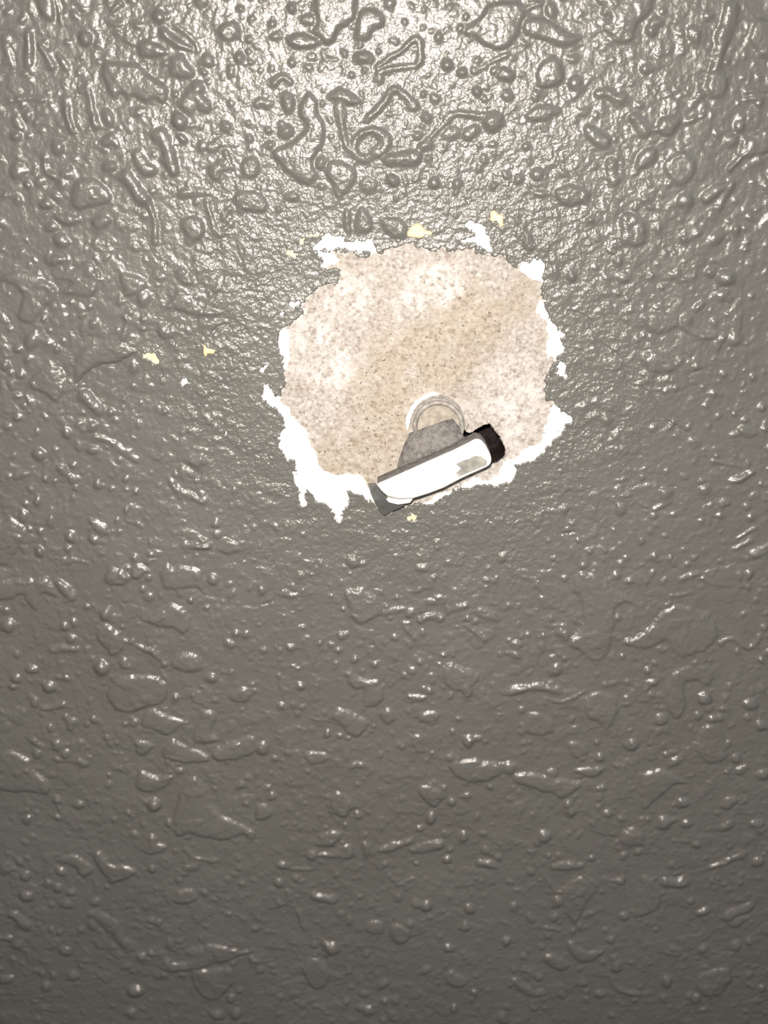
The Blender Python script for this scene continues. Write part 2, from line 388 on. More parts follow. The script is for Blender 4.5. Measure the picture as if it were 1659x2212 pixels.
tile(0, 553, M=[
 [(-20,150),(10,170),(110,210),(150,260),(120,330),(110,390),(200,440),(280,350),(370,290),(370,200),(250,130),(150,90),(60,110)],
 [(370,130),(450,100),(550,20),(620,60),(640,170),(620,240),(560,260),(400,230),(450,160)],
 [(790,100),(940,150),(960,180),(920,240),(850,260),(800,240)],
 [(1130,110),(1190,65),(1250,110),(1260,180),(1180,180)],
 [(1060,350),(1130,250),(1180,210),(1300,300),(1400,350),(1430,380),(1300,385),(1200,365),(1120,345)],
 [(480,830),(560,760),(650,705),(760,690),(880,630),(800,560),(640,560),(540,600),(480,700)],
 [(190,800),(300,720),(400,740),(420,880),(350,945),(300,900),(220,860)],
 [(1190,1330),(1290,1290),(1350,1340),(1270,1375)]],
 Dm=[(350,30,55,40),(470,295,20),(580,330,30,25),(285,405,22),(110,600,35,30),(365,605,28),(175,670,28),(40,700,35),(130,765,35,30),(65,745,22),(150,965,25),(110,1050,30),(50,1110,40,25),(250,1290,50,45),(470,1360,28),(140,1415,45,25),(460,1450,25,35),(300,1445,20),(355,1465,20),(640,1480,35),(235,1590,32),(155,1600,25),(600,1265,55,35),(520,390,22),(415,560,22),(320,490,22),(810,1450,22,28),(1130,1415,25),(1275,1460,22)],
 Rg=[([(540,900),(640,1010)],36),([(620,1170),(740,1220),(880,1330)],25),([(1100,1450),(1170,1530),(1310,1590)],22),([(790,530),(820,430),(800,400)],25)],
 G=[([(610,40),(640,130)],10),([(500,830),(570,760),(655,712),(760,698),(860,648),(900,620)],13),([(1030,690),(1050,780)],8),([(1000,620),(1120,540)],9),([(1350,560),(1400,470),(1480,440)],9)])
tile(1106, 553, M=[
 [(820,390),(920,360),(1060,390),(1090,450),(1000,500),(900,510),(850,450)],
 [(830,640),(920,610),(990,640),(1070,720),(960,760),(860,740)]],
 Dm=[(680,30,35,40),(380,130,38,42),(905,135,30),(1390,130,70,60),(1100,150,35,25),(620,130,25),(690,240,28),(1290,100,45,35),(1330,240,22),(1405,275,28,22),(1350,535,32),(1190,720,28),(1375,770,28),(1530,560,22),(1560,800,28),(1235,855,18),(1440,1025,22),(1510,1070,30,25),(1035,805,14),(1290,735,18),(1410,605,16),(1550,270,25),(860,520,24),(990,875,18),(1250,970,18),(1480,1130,30),(1620,990,25)],
 Rg=[([(1100,450),(1180,510),(1300,520)],25),([(1430,1460),(1560,1390)],25),([(700,1560),(760,1545)],15),([(930,1640),(1010,1590)],25),([(1300,1320),(1400,1350),(1480,1355)],16)],
 G=[([(370,360),(490,400),(520,480),(570,560),(680,640),(730,730),(760,830),(850,860),(930,940),(960,1040),(1080,1110),(1210,1190)],10),([(960,1500),(1060,1495)],10)])
tile(0, 1106, M=[
 [(10,80),(60,20),(130,60),(190,130),(120,230),(60,330),(0,340),(-60,300),(-60,80)],
 [(-40,460),(60,430),(150,440),(300,430),(370,500),(380,550),(280,530),(260,600),(230,640),(170,590),(140,545),(50,575),(-40,560)],
 [(570,40),(640,60),(700,100),(700,135),(630,130),(580,80)],
 [(680,400),(720,360),(800,370),(850,430),(790,475),(700,470)],
 [(860,330),(920,330),(1000,390),(940,400),(910,435),(850,425)],
 [(1040,400),(1060,360),(1200,340),(1310,380),(1320,520),(1260,490),(1100,500),(1060,490)],
 [(1420,200),(1490,170),(1570,240),(1480,270),(1410,240)],
 [(920,700),(1050,620),(1130,580),(1230,660),(1240,700),(1190,795),(1110,750)],
 [(620,810),(680,720),(780,790),(800,870),(770,910),(710,920)],
 [(860,860),(920,850),(1000,870),(1050,920),(1070,990),(970,920)],
 [(690,1190),(740,1090),(830,1060),(980,1050),(1070,1100),(1080,1190),(1040,1240),(940,1270),(850,1300),(760,1270)],
 [(930,1310),(990,1270),(1090,1320),(1240,1370),(1180,1390),(1100,1450),(1030,1430),(980,1405),(920,1380)],
 [(1260,1400),(1310,1290),(1400,1300),(1380,1420),(1430,1470),(1370,1500),(1270,1500),(1245,1460)],
 [(1050,1530),(1120,1470),(1180,1500),(1330,1570),(1350,1610),(1270,1625),(1150,1610),(1050,1590)],
 [(1100,980),(1170,920),(1250,910),(1310,960),(1310,1020),(1180,1030)],
 [(1480,1180),(1560,1130),(1620,1180),(1590,1230),(1500,1225)],
 [(880,1490),(940,1480),(990,1530),(930,1580),(890,1560)],
 [(1380,1540),(1500,1490),(1650,1450),(1650,1560),(1480,1610),(1390,1610)],
 [(-20,1590),(80,1550),(180,1600),(200,1680),(-20,1700)]],
 Dm=[(255,260,38,36,0,.55),(460,160,40,45),(265,130,30),(195,110,25),(440,240,30),(610,180,35),(415,740,30),(480,720,25),(50,740,55,45),(205,1020,50,35),(110,920,25),(90,1135,40,28),(320,1130,55,45),(660,1010,60,55),(225,1230,35),(800,740,22),(1245,560,22,22,0,.6),(1340,620,25),(1380,435,42),(1365,1070,45,35),(970,310,25),(880,300,30),(970,270,20),(155,600,16),(375,365,16),(760,50,22),(1130,1200,30),(1360,1225,15),(1245,1180,18),(1440,1030,16),(1390,1010,15),(240,1560,35),(420,1560,28),(570,1520,18),(460,1390,25),(330,1400,28),(600,1340,30),(430,1330,25),(710,1500,20),(760,1490,18)],
 Rg=[([(390,460),(460,540)],35),([(1210,220),(1350,215)],35),([(340,290),(450,305),(570,320)],15),([(340,890),(500,890)],22),([(280,1270),(400,1250)],25)],
 G=[([(1560,330),(1650,240)],8)], h=0.26)
tile(553, 1106, M=[
 [(570,530),(640,500),(780,540),(815,600),(815,660),(740,690),(680,720),(610,680),(590,600)],
 [(950,730),(1000,750),(1050,810),(1030,830),(970,790)],
 [(590,1100),(620,1040),(700,1080),(800,1090),(830,1180),(800,1250),(720,1275),(690,1260),(700,1150),(640,1150)],
 [(460,1340),(540,1260),(640,1310),(730,1360),(730,1400),(670,1465),(600,1440),(530,1370)],
 [(1200,1080),(1220,980),(1300,980),(1400,1030),(1440,1070),(1420,1120),(1320,1170),(1240,1140)],
 [(790,1310),(850,1270),(920,1330),(900,1355),(840,1375)],
 [(1060,1360),(1080,1300),(1160,1280),(1190,1320),(1150,1370)],
 [(970,1190),(1040,1180),(1110,1190),(1080,1225),(1010,1225)],
 [(990,1450),(1060,1440),(1110,1540),(1060,1560),(1020,1510)],
 [(310,1570),(400,1540),(490,1580),(430,1630),(350,1630)]],
 Dm=[(1115,1160,25),(455,1440,25,28,0,.6),(530,890,40,25),(1015,1025,35,25),(1280,1425,22),(265,1300,25),(550,800,28),(640,960,30),(800,890,18),(735,910,14),(760,990,25),(150,1260,25),(1260,1190,25),(40,500,30),(1040,500,25),(1150,420,25),(1500,435,32,20),(1190,550,45,18),(230,530,45,20),(1370,690,28),(1580,920,22),(1215,920,18),(1380,1480,45),(400,1310,14),(210,1560,25),(40,1530,50)],
 Rg=[([(830,650),(960,620)],20),([(1060,700),(1120,670),(1190,690)],28),([(1370,740),(1440,790),(1490,830)],22),([(1280,620),(1350,600)],22),([(1460,640),(1560,690)],30),([(360,1330),(470,1360),(530,1370)],12)],
 G=[([(110,320),(160,440),(130,560),(40,600)],9)])
tile(1106, 1106, M=[
 [(440,380),(600,440),(820,600),(690,600),(660,720),(640,900),(530,970),(440,900),(350,850),(450,720),(430,560),(390,500)],
 [(860,760),(960,650),(1080,600),(1230,640),(1330,740),(1320,840),(1200,910),(1060,930),(990,830),(880,880),(700,850)],
 [(470,1240),(500,1170),(600,1160),(680,1210),(680,1310),(610,1410),(540,1350),(480,1310)],
 [(50,1390),(120,1290),(250,1330),(280,1410),(230,1440),(120,1430)],
 [(1000,1270),(1000,1100),(1080,1000),(1210,990),(1300,1020),(1290,1120),(1240,1130),(1200,1090),(1120,1120),(1130,1260),(1070,1340)],
 [(1180,1500),(1260,1370),(1360,1400),(1400,1560),(1320,1625),(1240,1610)],
 [(350,1500),(430,1480),(500,1550),(430,1600),(380,1570)]],
 Dm=[(1250,1210,55,45),(1545,1250,60,38,-25),(1290,1340,38,30),(905,1105,45,25),(880,1025,28),(715,935,22),(435,185,20),(740,300,22),(685,410,28),(755,455,35,22),(1530,405,32),(1540,480,25),(495,250,25),(920,290,25),(1020,300,25),(340,950,22),(645,725,22),(490,1260,14),(850,340,12),(870,440,20),(1000,1570,22),(550,1490,25),(570,1590,35),(1450,1590,35),(1610,1380,40),(1200,1320,30),(740,1250,25),(780,1510,45),(1160,1400,22),(30,850,50,30),(210,790,22),(300,780,30)],
 Rg=[([(0,1160),(120,1130),(290,1150)],30),([(1440,240),(1540,190)],20),([(1450,170),(1560,110)],18),([(1560,270),(1660,220)],30),([(1340,850),(1440,820),(1540,880),(1600,810)],20),([(200,690),(260,740),(330,740),(400,780)],11),([(210,1210),(330,1225),(480,1150)],14),([(1090,430),(1200,400)],20),([(1030,550),(1130,530)],18),([(640,1100),(760,1090)],15)],
 G=[([(320,140),(400,130)],10),([(390,520),(440,600),(460,710)],9)], h=0.22)
tile(0, 1659, M=[
 [(-40,60),(60,10),(200,0),(320,80),(330,150),(290,175),(160,150),(60,155),(-40,120)],
 [(880,120),(900,20),(1000,50),(1130,45),(1080,130),(960,165)],
 [(1130,330),(1170,120),(1240,60),(1330,110),(1390,260),(1540,340),(1650,400),(1570,430),(1460,470),(1350,450),(1210,430),(1140,430)],
 [(1580,400),(1660,400),(1640,465),(1600,450)],
 [(600,560),(660,540),(720,620),(800,620),(900,660),(840,710),(750,735),(660,690)],
 [(360,600),(480,560),(600,640),(590,690),(520,700),(480,640)],
 [(1140,860),(1160,790),(1230,780),(1280,840),(1220,880)],
 [(910,520),(960,460),(1080,490),(1050,540),(950,550)],
 [(1040,1290),(1080,1250),(1210,1250),(1320,1150),(1420,1140),(1590,1180),(1650,1190),(1490,1240),(1340,1290),(1230,1310),(1090,1320)],
 [(1250,1330),(1480,1290),(1530,1370),(1440,1470),(1370,1500),(1290,1470)],
 [(0,1340),(80,1340),(90,1390),(0,1400)]],
 Dm=[(995,240,50,50,0,.6),(175,335,35),(1100,350,30),(375,200,30),(505,240,50,30),(375,320,40,25),(830,295,22),(745,335,22),(710,100,25),(700,40,20),(1165,20,28),(985,455,35),(990,650,35),(160,700,45,35),(180,580,22),(130,610,30),(400,670,35),(375,775,35),(460,805,40,25),(620,870,40,28),(170,830,55,40),(890,935,20),(1025,1005,25),(980,985,25),(430,1190,50,35),(270,1330,28),(340,1345,28),(295,1415,35),(980,1195,30),(915,1220,35),(530,1285,20),(1085,1260,35),(1485,1310,35),(1550,1440,25),(1495,1490,35),(880,1450,60,45),(45,1105,45,25),(400,1470,18),(385,1070,20),(1170,720,25),(1565,745,25),(1550,590,22),(1240,795,20),(330,1050,25),(240,1630,22),(930,1570,22),(1530,1590,40),(1410,1600,55,35)],
 Rg=[([(600,950),(690,990),(780,1090),(840,1150)],45),([(1200,520),(1300,580),(1420,600)],15),([(80,950),(170,1020)],35)], h=0.28)
tile(553, 1659, M=[
 [(490,160),(560,150),(660,240),(610,280),(560,330),(490,290),(470,220)],
 [(1040,140),(1100,100),(1200,130),(1220,200),(1170,260),(1110,230)],
 [(1260,20),(1300,-60),(1560,-40),(1580,40),(1440,95),(1330,75)],
 [(0,250),(60,220),(120,280),(60,330),(0,320)],
 [(380,480),(440,410),(530,400),(560,450),(480,510),(400,515)],
 [(380,570),(480,540),(600,480),(640,520),(620,580),(500,580)],
 [(690,480),(740,480),(750,550),(710,580)],
 [(700,1020),(740,980),(820,1000),(830,1060),(770,1080),(710,1060)],
 [(870,1030),(920,1000),(1010,1040),(980,1120),(920,1140),(880,1100)],
 [(1220,1360),(1260,1300),(1370,1360),(1370,1400),(1290,1410)],
 [(310,1270),(380,1230),(490,1310),(450,1420),(370,1430),(310,1350)]],
 Dm=[(1130,330,38,45,0,.6),(575,370,18),(1240,600,35,30),(1060,390,25),(145,745,38),(150,870,25),(610,985,25,35),(1105,890,40,40,0,.6),(1040,880,35),(290,980,20,30),(375,1140,25),(1390,905,50,32,-40),(1280,1545,28,28,0,.6),(1410,1450,28),(840,1510,28),(1620,1120,35),(1250,1155,45,28),(1355,1020,40),(1350,450,35),(655,300,30),(1360,180,35,22),(1275,220,28),(580,1510,25),(900,1615,22),(620,1225,14),(720,1575,40),(660,110,18),(490,1160,60,50),(1570,580,30)],
 Rg=[([(1460,620),(1530,630)],30),([(380,820),(500,850)],35),([(150,620),(250,655),(370,650)],15),([(200,790),(270,940),(310,1050)],14),([(830,520),(1000,470)],25),([(1020,530),(1200,490)],35),([(920,750),(1020,710)],20)], h=0.28)
tile(1106, 1659, M=[
 [(0,80),(100,20),(430,90),(400,150),(320,200),(260,160),(180,150)],
 [(400,10),(600,-10),(560,50),(470,65)],
 [(840,60),(900,20),(980,10),(1130,90),(1050,110),(940,200),(830,265)],
 [(550,780),(500,850),(430,980),(390,1010),(300,800),(450,700)],
 [(690,460),(780,380),(860,430),(850,490),(780,500)],
 [(800,860),(850,680),(960,760),(960,880),(850,960),(800,940)],
 [(350,1150),(380,1120),(480,1180),(600,1170),(540,1240),(450,1250),(390,1220)],
 [(200,1230),(260,1200),(380,1270),(330,1320),(250,1290)],
 [(1190,1380),(1260,1310),(1400,1290),(1420,1380),(1330,1470),(1230,1470)],
 [(1390,1010),(1460,960),(1560,960),(1500,1010),(1440,1040)],
 [(620,720),(740,690),(720,740),(660,745)],
 [(1340,240),(1400,180),(1490,190),(1440,240),(1390,270)]],
 Dm=[(360,240,35),(380,290,45),(210,440,55,45),(985,345,55,45),(1130,355,50,28),(1100,225,60,35),(520,580,25),(815,540,25),(720,960,40,28),(1190,490,40,25),(1580,355,55,35),(1590,600,50,35),(400,1055,25),(290,860,40),(1160,860,25),(1240,930,50,25,20),(480,1500,25),(130,1550,22),(830,1420,20),(1120,1225,20),(1450,1150,40),(680,1280,45),(1000,1375,45),(240,570,22),(1480,740,22),(1620,1420,30),(1190,1490,35)],
 Rg=[([(280,640),(450,630)],28),([(480,700),(550,760)],20),([(190,680),(250,750),(290,800),(400,770)],14),([(1000,730),(1120,740)],35),([(20,1380),(100,1440),(170,1460)],35),([(80,1310),(180,1360)],25),([(1290,640),(1380,610),(1500,550)],22),([(1400,960),(1530,900)],40),([(630,1340),(680,1430),(830,1460)],18),([(180,1030),(300,1050)],15),([(940,1180),(1070,1210)],14)], h=0.26)

# distance to the damage
PW = wallpoly(EXPOSED)
cx0, cz0 = PW[:, 0].min() - 3, PW[:, 1].min() - 3
dist = np.hypot(XX - PW[:, 0].mean(), (ZZ - PW[:, 1].mean())) - 17.0

# small droplets between the traced blobs
n_small = 8500
sx = rng.uniform(XF0 - 8, -XF0 + 8, n_small); sz = rng.uniform(ZS[NG] - 8, ZS[-NG] + 8, n_small)
sr = np.exp(rng.normal(math.log(0.30), 0.5, n_small)); sa = rng.uniform(0.6, 1.6, n_small); sg = rng.uniform(0, 180, n_small); su = rng.uniform(0, 1, (n_small, 2))
mcx, mcz = PW[:, 0].mean(), PW[:, 1].mean()
for k in range(n_small):
    x, z, r = sx[k], sz[k], float(np.clip(sr[k], .13, 1.1))
    dd = math.hypot(x - mcx, z - mcz) - 17.0
    if dd < 9 and su[k, 0] > (0.05 if z < mcz + 12 else 0.45): continue
    j = min(len(ZS) - 1, np.searchsorted(ZS, z)); i = min(len(XS) - 1, np.searchsorted(XS, x))
    if R[j, i] > 0.1 and su[k, 1] > 0.25: continue
    a, b = r * sa[k] ** .5, r / sa[k] ** .5
    m = max(a, b) + .35; w = window(x - m, x + m, z - m, z + m)
    c, q = math.cos(sg[k]), math.sin(sg[k])
    dx, dz = XW[w] - x, ZW[w] - z
    r2 = ((dx * c + dz * q) / a) ** 2 + ((-dx * q + dz * c) / b) ** 2
    put(w, 0.36 * min(a, b) * np.clip(1 - r2, 0, 1))

def blur(a):
    b = a.copy(); b[1:-1] = (a[:-2] + 2 * a[1:-1] + a[2:]) / 4
    c = b.copy(); c[:, 1:-1] = (b[:, :-2] + 2 * b[:, 1:-1] + b[:, 2:]) / 4
    return c
Rs = blur(blur(R))
near = np.clip(1 - dist / 22.0, 0, 1)
lumps = np.clip(fbm(XW, ZW, 3.0, 220, 3, 0.55) - 0.30, 0, 0.35) / 0.35
lumps = lumps * lumps * (3 - 2 * lumps)
small = np.clip(fbm(XW, ZW, 1.25, 230, 2, 0.5) - 0.25, 0, 0.4) / 0.4
flat_top = np.exp(-((XX + 2) / 30) ** 2 - ((ZZ + 4) / 17) ** 2)
calm = (1 - 0.75 * np.clip(1 - dist / 9.0, 0, 1)) * (1 - 0.75 * flat_top)
HH = 1.25 * Rs + calm * (0.11 * blur(lumps) + 0.07 * blur(small)) + 0.16 * noise(XX, ZZ, 14, 21) + (1 - 0.6 * flat_top) * (0.3 + 0.7 * calm) * (0.07 * noise(XX, ZZ, 4.5, 22) + 0.04 * noise(XX, ZZ, 1.7, 23)) + 0.014 * calm * fbm(XX, ZZ, 0.7, 30, 2)
for p, hw, ox, oy in GROOVES:
    q = wallpoly(p, ox, oy, 3.0, smooth=4, closed=False)
    kx, kz = scale_at(ox + p[0][0] / 3, oy + p[0][1] / 3)
    r = hw / 3 * (kx + kz) / 2
    w = window(q[:, 0].min() - r, q[:, 0].max() + r, q[:, 1].min() - r, q[:, 1].max() + r)
    d = (linedist(XX[w], ZZ[w], q) + 0.12 * noise(XX[w], ZZ[w], 0.6, 77)) / r
    HH[w] -= 0.7 * r * np.clip(1 - d * d, 0, 1)
# the paint film ends at the torn edge: level and slightly lifted there, cut away inside
ragged = lambda x, z, k: k * (fbm(x, z, 1.1, 50, 5, 0.66) + 0.5 * noise(x, z, 0.28, 59))
w = window(PW[:, 0].min() - 24, PW[:, 0].max() + 8, PW[:, 1].min() - 8, PW[:, 1].max() + 8)
x, z = XX[w], ZZ[w]
E = np.full(x.shape, 1e9)
for k, p in enumerate(HOLES_ALL):
    E = np.minimum(E, sdf(x, z, p))
E = E + ragged(x, z, 0.25)
flat = np.clip(1 - E / 1.6, 0, 1) ** 2 * (3 - 2 * np.clip(1 - E / 1.6, 0, 1))
hw_ = HH[w] * (1 - 0.75 * flat) + 0.10 * np.exp(-np.clip(E, 0, 9) / 0.45)
hw_ = np.maximum(hw_, -0.05 * flat - 9 * (1 - flat))
cut = np.clip(-E / 0.16, 0, 1)
HH[w] = hw_ * (1 - cut) - 0.9 * cut
keep = np.ones(XX.shape, bool); keep[w] = E > -0.35
ZT = ZZ - P(0, 300)[1]
stip = 0.24 + 0.34 * np.clip(near * 1.3, 0, 1) * (1 - 0.4 * flat_top) + 0.14 * flat_top
stip = stip * (0.72 + 0.28 * np.clip(dist / 6, 0, 1))
stip = np.clip(stip + 0.10 * noise(XX, ZZ, 3, 61), 0.12, 1.0)
wall = grid_mesh('wall_front', XS, ZS, HH, keep, M_PAINT, attrs={'stipple': stip})
wall['kind'] = 'structure'
wall['label'] = 'olive grey satin painted wall with splattered blobs of texture and a chipped patch'
wall['category'] = 'wall'

# ------------------------------------------------------------------ exposed plaster and torn white paper under the paint
def local_axes(poly, step, m=1.2):
    return (np.arange(poly[:, 0].min() - m, poly[:, 0].max() + m, step), np.arange(poly[:, 1].min() - m, poly[:, 1].max() + m, step))
PL = wallpoly(PLASTER)
base = lambda x, z: 0.0
xs, zs = local_axes(PW, 0.08)
X, Z = np.meshgrid(xs, zs)
e = sdf(X, Z, PW) + ragged(X, Z, 0.25)
pl = sdf(X, Z, PL) + 0.35 * fbm(X, Z, 1.6, 90, 4, 0.6)
slot = sdf(X, Z, wallpoly(SLOT, smooth=3)) + 0.05 * noise(X, Z, .4, 8)
hp = -0.27 + 0.05 * fbm(X, Z, 0.5, 110, 3, 0.6) + 0.06 * noise(X, Z, 3.0, 115) - 0.10 * np.clip(fbm(X, Z, 0.6, 118, 2) - .75, 0, 1)
def spot(px, py, rx, ry, ang):
    cx, cz = P(px, py); kx, kz = scale_at(px, py); c, q = math.cos(math.radians(ang)), math.sin(math.radians(ang))
    dx, dz = X - cx, Z - cz
    return np.clip(1.25 - ((dx * c + dz * q) / (rx * kx)) ** 2 - ((-dx * q + dz * c) / (ry * kz)) ** 2, 0, 1)
stain = np.maximum.reduce([spot(800, 960, 150, 95, 25), spot(900, 800, 190, 110, 30), spot(1010, 690, 120, 85, 40), spot(760, 1010, 90, 60, 0), spot(1130, 640, 45, 60, 0)])
stain = np.clip(stain + 0.35 * fbm(X, Z, 3.0, 130, 3), 0, 1)
chalk = np.maximum.reduce([spot(930, 625, 95, 50, 20), 0.8 * spot(1120, 870, 75, 120, 10), 0.8 * spot(690, 760, 60, 110, 30), 0.6 * spot(760, 640, 80, 50, 30)])
chalk = np.clip(chalk + 0.4 * fbm(X, Z, 2.2, 135, 3), 0, 1)
plaster = grid_mesh('exposed_plaster', xs, zs, hp, (e < 0.5) & (slot > 0.02), M_PLASTER, wall, {'stain': stain, 'chalk': chalk})
plaster['label'] = 'rough beige plaster laid bare with dark specks'
hq = -0.10 + 0.05 * fbm(X, Z, 0.45, 140, 3, 0.6) + 0.08 * noise(X, Z, 1.8, 145)
hq = hq - 1.0 * np.clip((0.25 - pl) / 0.35, 0, 1)
paper = grid_mesh('torn_paper', xs, zs, hq, (e < 0.4) & (pl > -0.25) & (slot > 0.25), M_PAPER, wall)
paper['label'] = 'white torn paper edge around the bare plaster'
def chip(name, pts, material, label, h=-0.04, parent=wall, hi=0.05):
    p = wallpoly(pts); a, b = local_axes(p, 0.08, 0.4); A, B = np.meshgrid(a, b)
    s = sdf(A, B, p)
    hh = h + hi * fbm(A, B, 0.4, 160 + len(pts), 3, 0.6)
    o = grid_mesh(name, a, b, hh, s < 0.35, material, parent)
    o['label'] = label
    return o
chip('torn_paper', STREAK, M_PAPER, 'white strip of torn paper above the bare plaster')
chip('torn_paper', SCRAPE, M_PAPER, 'white scraped spot above the bare plaster')
chip('torn_paper', FLAKE_R, M_PAPER, 'small white chip at the right edge')
chip('torn_paper', FLAKE_L, M_PAPER, 'small white chip at the left edge')
for s in SPOTS: chip('paint_chip', s, M_CRUMB if len(s) != 4 else M_PAPER, 'tiny cream spot where paint has flaked off')

# ------------------------------------------------------------------ small solid helpers
def mesh_obj(name, verts, faces, material, parent=None, smooth=False, bevel=0):
    me = bpy.data.meshes.new(name)
    me.from_pydata([tuple(v) for v in verts], [], faces)
    bm = bmesh.new(); bm.from_mesh(me); bmesh.ops.recalc_face_normals(bm, faces=bm.faces)
    if bevel:
        bmesh.ops.bevel(bm, geom=[ed for ed in bm.edges if ed.calc_face_angle(0) > 0.5], offset=bevel, segments=3, affect='EDGES', profile=0.5)
    bm.to_mesh(me); bm.free()
    me.materials.append(material)
    if smooth:
        for p in me.polygons: p.use_smooth = True
    o = bpy.data.objects.new(name, me); col.objects.link(o)
    if parent: o.parent = parent
    return o
def prism(name, outline, h_top, h_bot, material, parent=None, bevel=0, back=None):
    """a slab whose front face follows picture points at h_top (number or list) and whose back lies straight behind it at h_bot"""
    n = len(outline)
    ht = h_top if isinstance(h_top, (list, tuple)) else [h_top] * n
    top = [P3(px, py, h) for (px, py), h in zip(outline, ht)]
    bot = [Vector((v.x, -h_bot * MM, v.z)) for v in top] if back is None else [v - Vector((0, -back * MM, 0)) for v in top]
    f = [tuple(range(n)), tuple(range(2 * n - 1, n - 1, -1))] + [(i, n + i, n + (i + 1) % n, (i + 1) % n) for i in range(n)]
    return mesh_obj(name, top + bot, f, material, parent, False, bevel)
def lump(name, pts, h, material, parent=None, seed=0):
    """a crumb: a closed low dome over an outline, roughened"""
    rr = random.Random(seed)
    out = catmull(pts, True, 3); n = len(out); c = out.mean(0)
    V, F = [], []
    rings = [(1.0, -0.06), (1.03, 0.35), (0.88, 0.75), (0.6, 0.95), (0.3, 1.0)]
    for s, k in rings:
        for q in out:
            p = c + (q - c) * s * (1 + rr.uniform(-.06, .06))
            V.append(P3(p[0], p[1], 0.0) + Vector((0, -h * MM * k * (1 + rr.uniform(-.22, .22)) - 0.00012, 0)))
    for a in range(len(rings) - 1):
        for i in range(n): F.append((a * n + i, a * n + (i + 1) % n, (a + 1) * n + (i + 1) % n, (a + 1) * n + i))
    F.append(tuple(range((len(rings) - 1) * n, len(rings) * n))); F.append(tuple(range(n - 1, -1, -1)))
    return mesh_obj(name, V, F, material, parent, True)
def tag(o, label, cat, group=None):
    o['label'] = label; o['category'] = cat
    if group: o['group'] = group
    return o

# ------------------------------------------------------------------ the hole, its rim and the broken anchor
sl = catmull(SLOT, True, 3)
V, F = [], []
n = len(sl)
for k, (hh, s) in enumerate([(-0.50, 1.07), (-0.22, 1.0), (-2.0, 0.98), (-5.0, 0.96), (-9.0, 0.94)]):
    c = sl.mean(0)
    for q in sl:
        p = c + (q - c) * s
        x_, z_ = P(p[0], p[1]); V.append(Vector((float(x_) * MM, -hh * MM, float(z_) * MM)))
for a in range(4):
    for i in range(n): F.append((a * n + i, a * n + (i + 1) % n, (a + 1) * n + (i + 1) % n, (a + 1) * n + i))
F.append(tuple(range(4 * n, 5 * n)))
hole = mesh_obj('anchor_hole', V, F, M_HOLE_SHADE, wall, True)
hole['label'] = 'dark hole behind the broken anchor'

def arc_rim(name, pts, r, h, material, seed):
    """a rough roll of plaster along picture points"""
    rr = random.Random(seed); c = catmull(pts, False, 5); V, F = [], []; K = 8
    m = len(c)
    for i, q in enumerate(c):
        x_, z_ = P(q[0], q[1]); t = c[min(i + 1, m - 1)] - c[max(i - 1, 0)]; t = t / (np.linalg.norm(t) + 1e-9)
        nx, nz = t[1], t[0]
        taper = min(1, (i + .5) / 4, (m - i - .5) / 4)
        for k in range(K):
            a = 2 * math.pi * k / K; q_ = r * taper * (1 + rr.uniform(-.25, .25))
            V.append(Vector(((float(x_) + nx * q_ * math.cos(a)) * MM, -(h + q_ * math.sin(a) * 0.8) * MM, (float(z_) + nz * q_ * math.cos(a)) * MM)))
    for i in range(m - 1):
        for k in range(K): F.append((i * K + k, i * K + (k + 1) % K, (i + 1) * K + (k + 1) % K, (i + 1) * K + k))
    F.append(tuple(range(K))); F.append(tuple(range((m - 1) * K, m * K)))
    return mesh_obj(name, V, F, material, wall, True)
o = arc_rim('hole_rim', [(880,932),(882,905),(893,880),(912,862),(935,852),(950,853)], 0.34, -0.12, M_PAPER, 3)
o['label'] = 'raised white plaster rim around the anchor'
arc_rim('hole_rim', [(893,892),(915,873),(945,866),(972,873),(990,890),(1002,912)], 0.30, -0.05, M_PAPER, 4)

anchor = bpy.data.objects.new('wall_anchor', None); col.objects.link(anchor)
anchor.location = P3(945, 920, 0)
anchor.empty_display_size = 0.004
tag(anchor, 'broken grey and white plastic wall anchor sticking out of the bare plaster', 'wall anchor')
def child(o, label=None):
    o.parent = anchor
    o.matrix_parent_inverse = anchor.matrix_world.inverted()
    if label: o['label'] = label
    return o
bpy.context.view_layer.update()
# collar: a short ribbed stub standing in the hole
M_COLLAR = plain('plaster_dusted_collar', (0.36, 0.335, 0.285), 0.9, 0.2, 0.0002, 1800, 0.2)
rings = [(54, -3.0), (54, -0.3), (58, -0.05), (58, 0.25), (50, 0.4), (50, 0.6), (57, 0.8), (57, 1.1), (49, 1.25), (49, 1.45), (55, 1.65), (54, 2.0), (48, 2.1), (44, 1.75)]
V, F = [], []; K = 40
for (r, h) in rings:
    for k in range(K):
        a = 2 * math.pi * k / K
        V.append(P3(946 + r * math.cos(a), 912 - r * math.sin(a), 0) + Vector((0, -h * MM, 0)))
for r_ in range(len(rings) - 1):
    for k in range(K): F.append((r_ * K + k, r_ * K + (k + 1) % K, (r_ + 1) * K + (k + 1) % K, (r_ + 1) * K + k))
F.append(tuple(range((len(rings) - 1) * K, len(rings) * K))); F.append(tuple(range(K - 1, -1, -1)))
collar = mesh_obj('collar', V, F, M_COLLAR)
collar.data.materials.append(plain('pale_grey_ribs', (0.33, 0.32, 0.30), 0.9, 0.2, 0.0003, 2200, 0.3))
for p in collar.data.polygons:
    if len(p.vertices) == 4: p.material_index = 1
child(collar, 'round ribbed collar dusted with plaster')
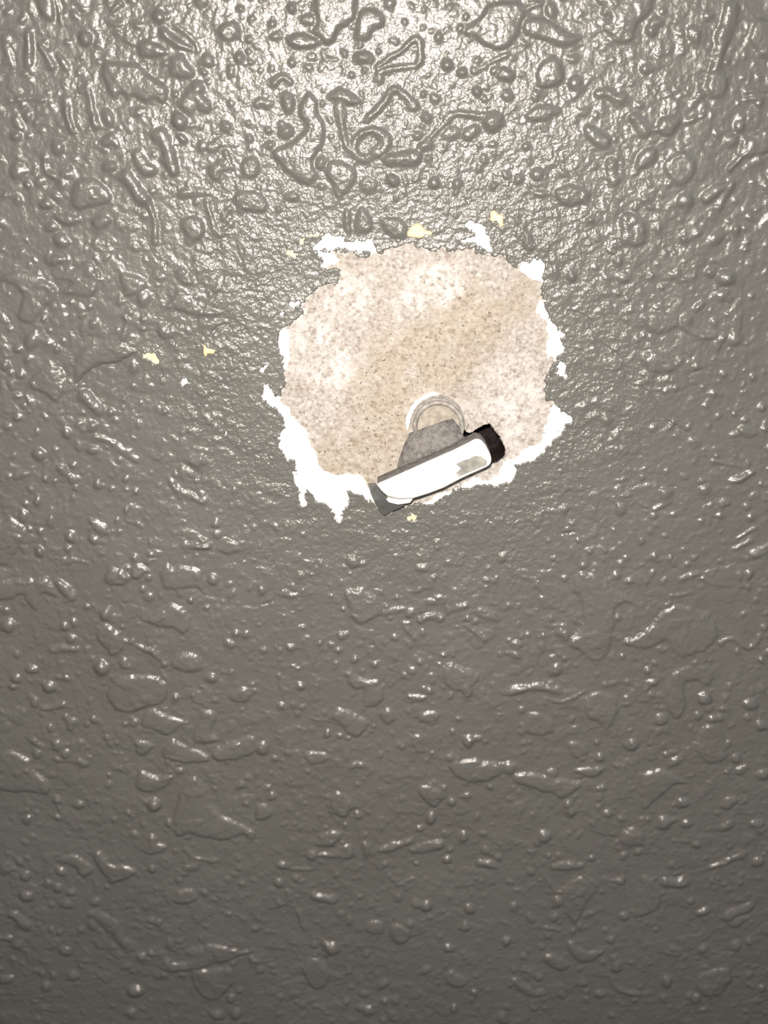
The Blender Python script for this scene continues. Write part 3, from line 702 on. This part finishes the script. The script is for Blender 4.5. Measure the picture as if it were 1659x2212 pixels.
# sleeve: the grey tongue from the collar out to the bar
up = [(884,936,2.0),(905,928,2.15),(935,918,2.2),(960,908,2.15),(978,904,2.1),(990,918,2.1),(998,936,2.3),(1004,944,2.6),(985,957,2.9),(940,977,2.9),(895,998,2.9),(857,1012,2.8),(862,990,2.5),(872,962,2.2)]
V = [P3(*q) for q in up] + [P3(q[0], q[1] + 14, 0.1) for q in up]
n = len(up)
cxy = P3(938, 952, 2.6)
V.append(cxy)
F = [(i, (i + 1) % n, 2 * n) for i in range(n)] + [(i, n + i, n + (i + 1) % n, (i + 1) % n) for i in range(n)] + [tuple(range(2 * n - 1, n - 1, -1))]
child(mesh_obj('sleeve', V, F, M_GREY, None, True), 'dusty grey plastic tongue')
# bar: white front face with a thick upper edge in grey and a rounded right end
face = [(812,1046),(860,1025),(920,998),(975,974),(1010,957),(1028,947),(1040,950),(1050,962),(1058,978),(1063,994),(1060,1005),(1050,1011),(1001,1033),(957,1056),(925,1068),(893,1078),(860,1079),(836,1073),(822,1060)]
bar = prism('bar', face, 5.4, 2.2, M_WHITE, None, 0.00035)
bar.data.materials.append(M_GREY)
for p in bar.data.polygons:
    p.use_smooth = True
    if p.normal.y > -0.3 and p.normal.z > 0.4: p.material_index = 1
child(bar, 'bright white flat bar with rounded end')
smear = prism('paint_smear', [(985,1003),(1000,995),(1012,992),(1025,985),(1040,986),(1052,996),(1050,1005),(1030,1014),(1010,1022),(992,1030),(985,1022),(996,1012)], 5.47, 5.3, M_SMEAR, None, 0.00003)
child(smear, 'grey paint smear on the white bar')
lip = prism('lip', [(830,1075),(860,1079),(893,1077),(886,1087),(860,1091),(840,1086)], 4.6, 3.6, M_WHITE, None, 0.00015)
child(lip)
tab = prism('torn_tab', [(795,1047),(811,1046),(818,1058),(826,1069),(838,1077),(858,1086),(874,1091),(862,1099),(846,1105),(829,1115),(818,1101),(808,1083),(801,1066)],
            [5.5, 5.5, 5.3, 5.0, 4.6, 3.8, 3.0, 2.4, 2.0, 1.2, 2.6, 4.2, 5.1], 0, M_TAB, None, 0.00008, back=0.7)
child(tab, 'grey torn tab bent back at the left end')

# ------------------------------------------------------------------ crumbs stuck to the wall
tag(lump('plaster_crumb', [(879,505),(888,490),(899,482),(911,485),(918,496),(932,499),(930,508),(919,505),(912,513),(890,512)], 0.7, M_CRUMB, seed=1), 'pale cream crumb stuck to the wall just above the middle of the bare plaster', 'crumb', 'crumbs around the bare plaster')
tag(lump('plaster_crumb', qp(Q2, [(760,150),(760,80),(800,65),(830,100),(880,110),(880,170),(885,210),(855,225),(820,165),(770,170),(730,130)]), 0.55, M_CRUMB, seed=2), 'ragged cream crumb above the white scrape at upper right of the bare plaster', 'crumb', 'crumbs around the bare plaster')
tag(lump('plaster_crumb', [(443,743),(448,751),(463,755),(462,763),(450,763),(445,770),(440,761),(440,753)], 0.45, M_YELLOW, seed=3), 'small yellow chip on the smooth grey paint left of the bare plaster', 'crumb', 'crumbs around the bare plaster')
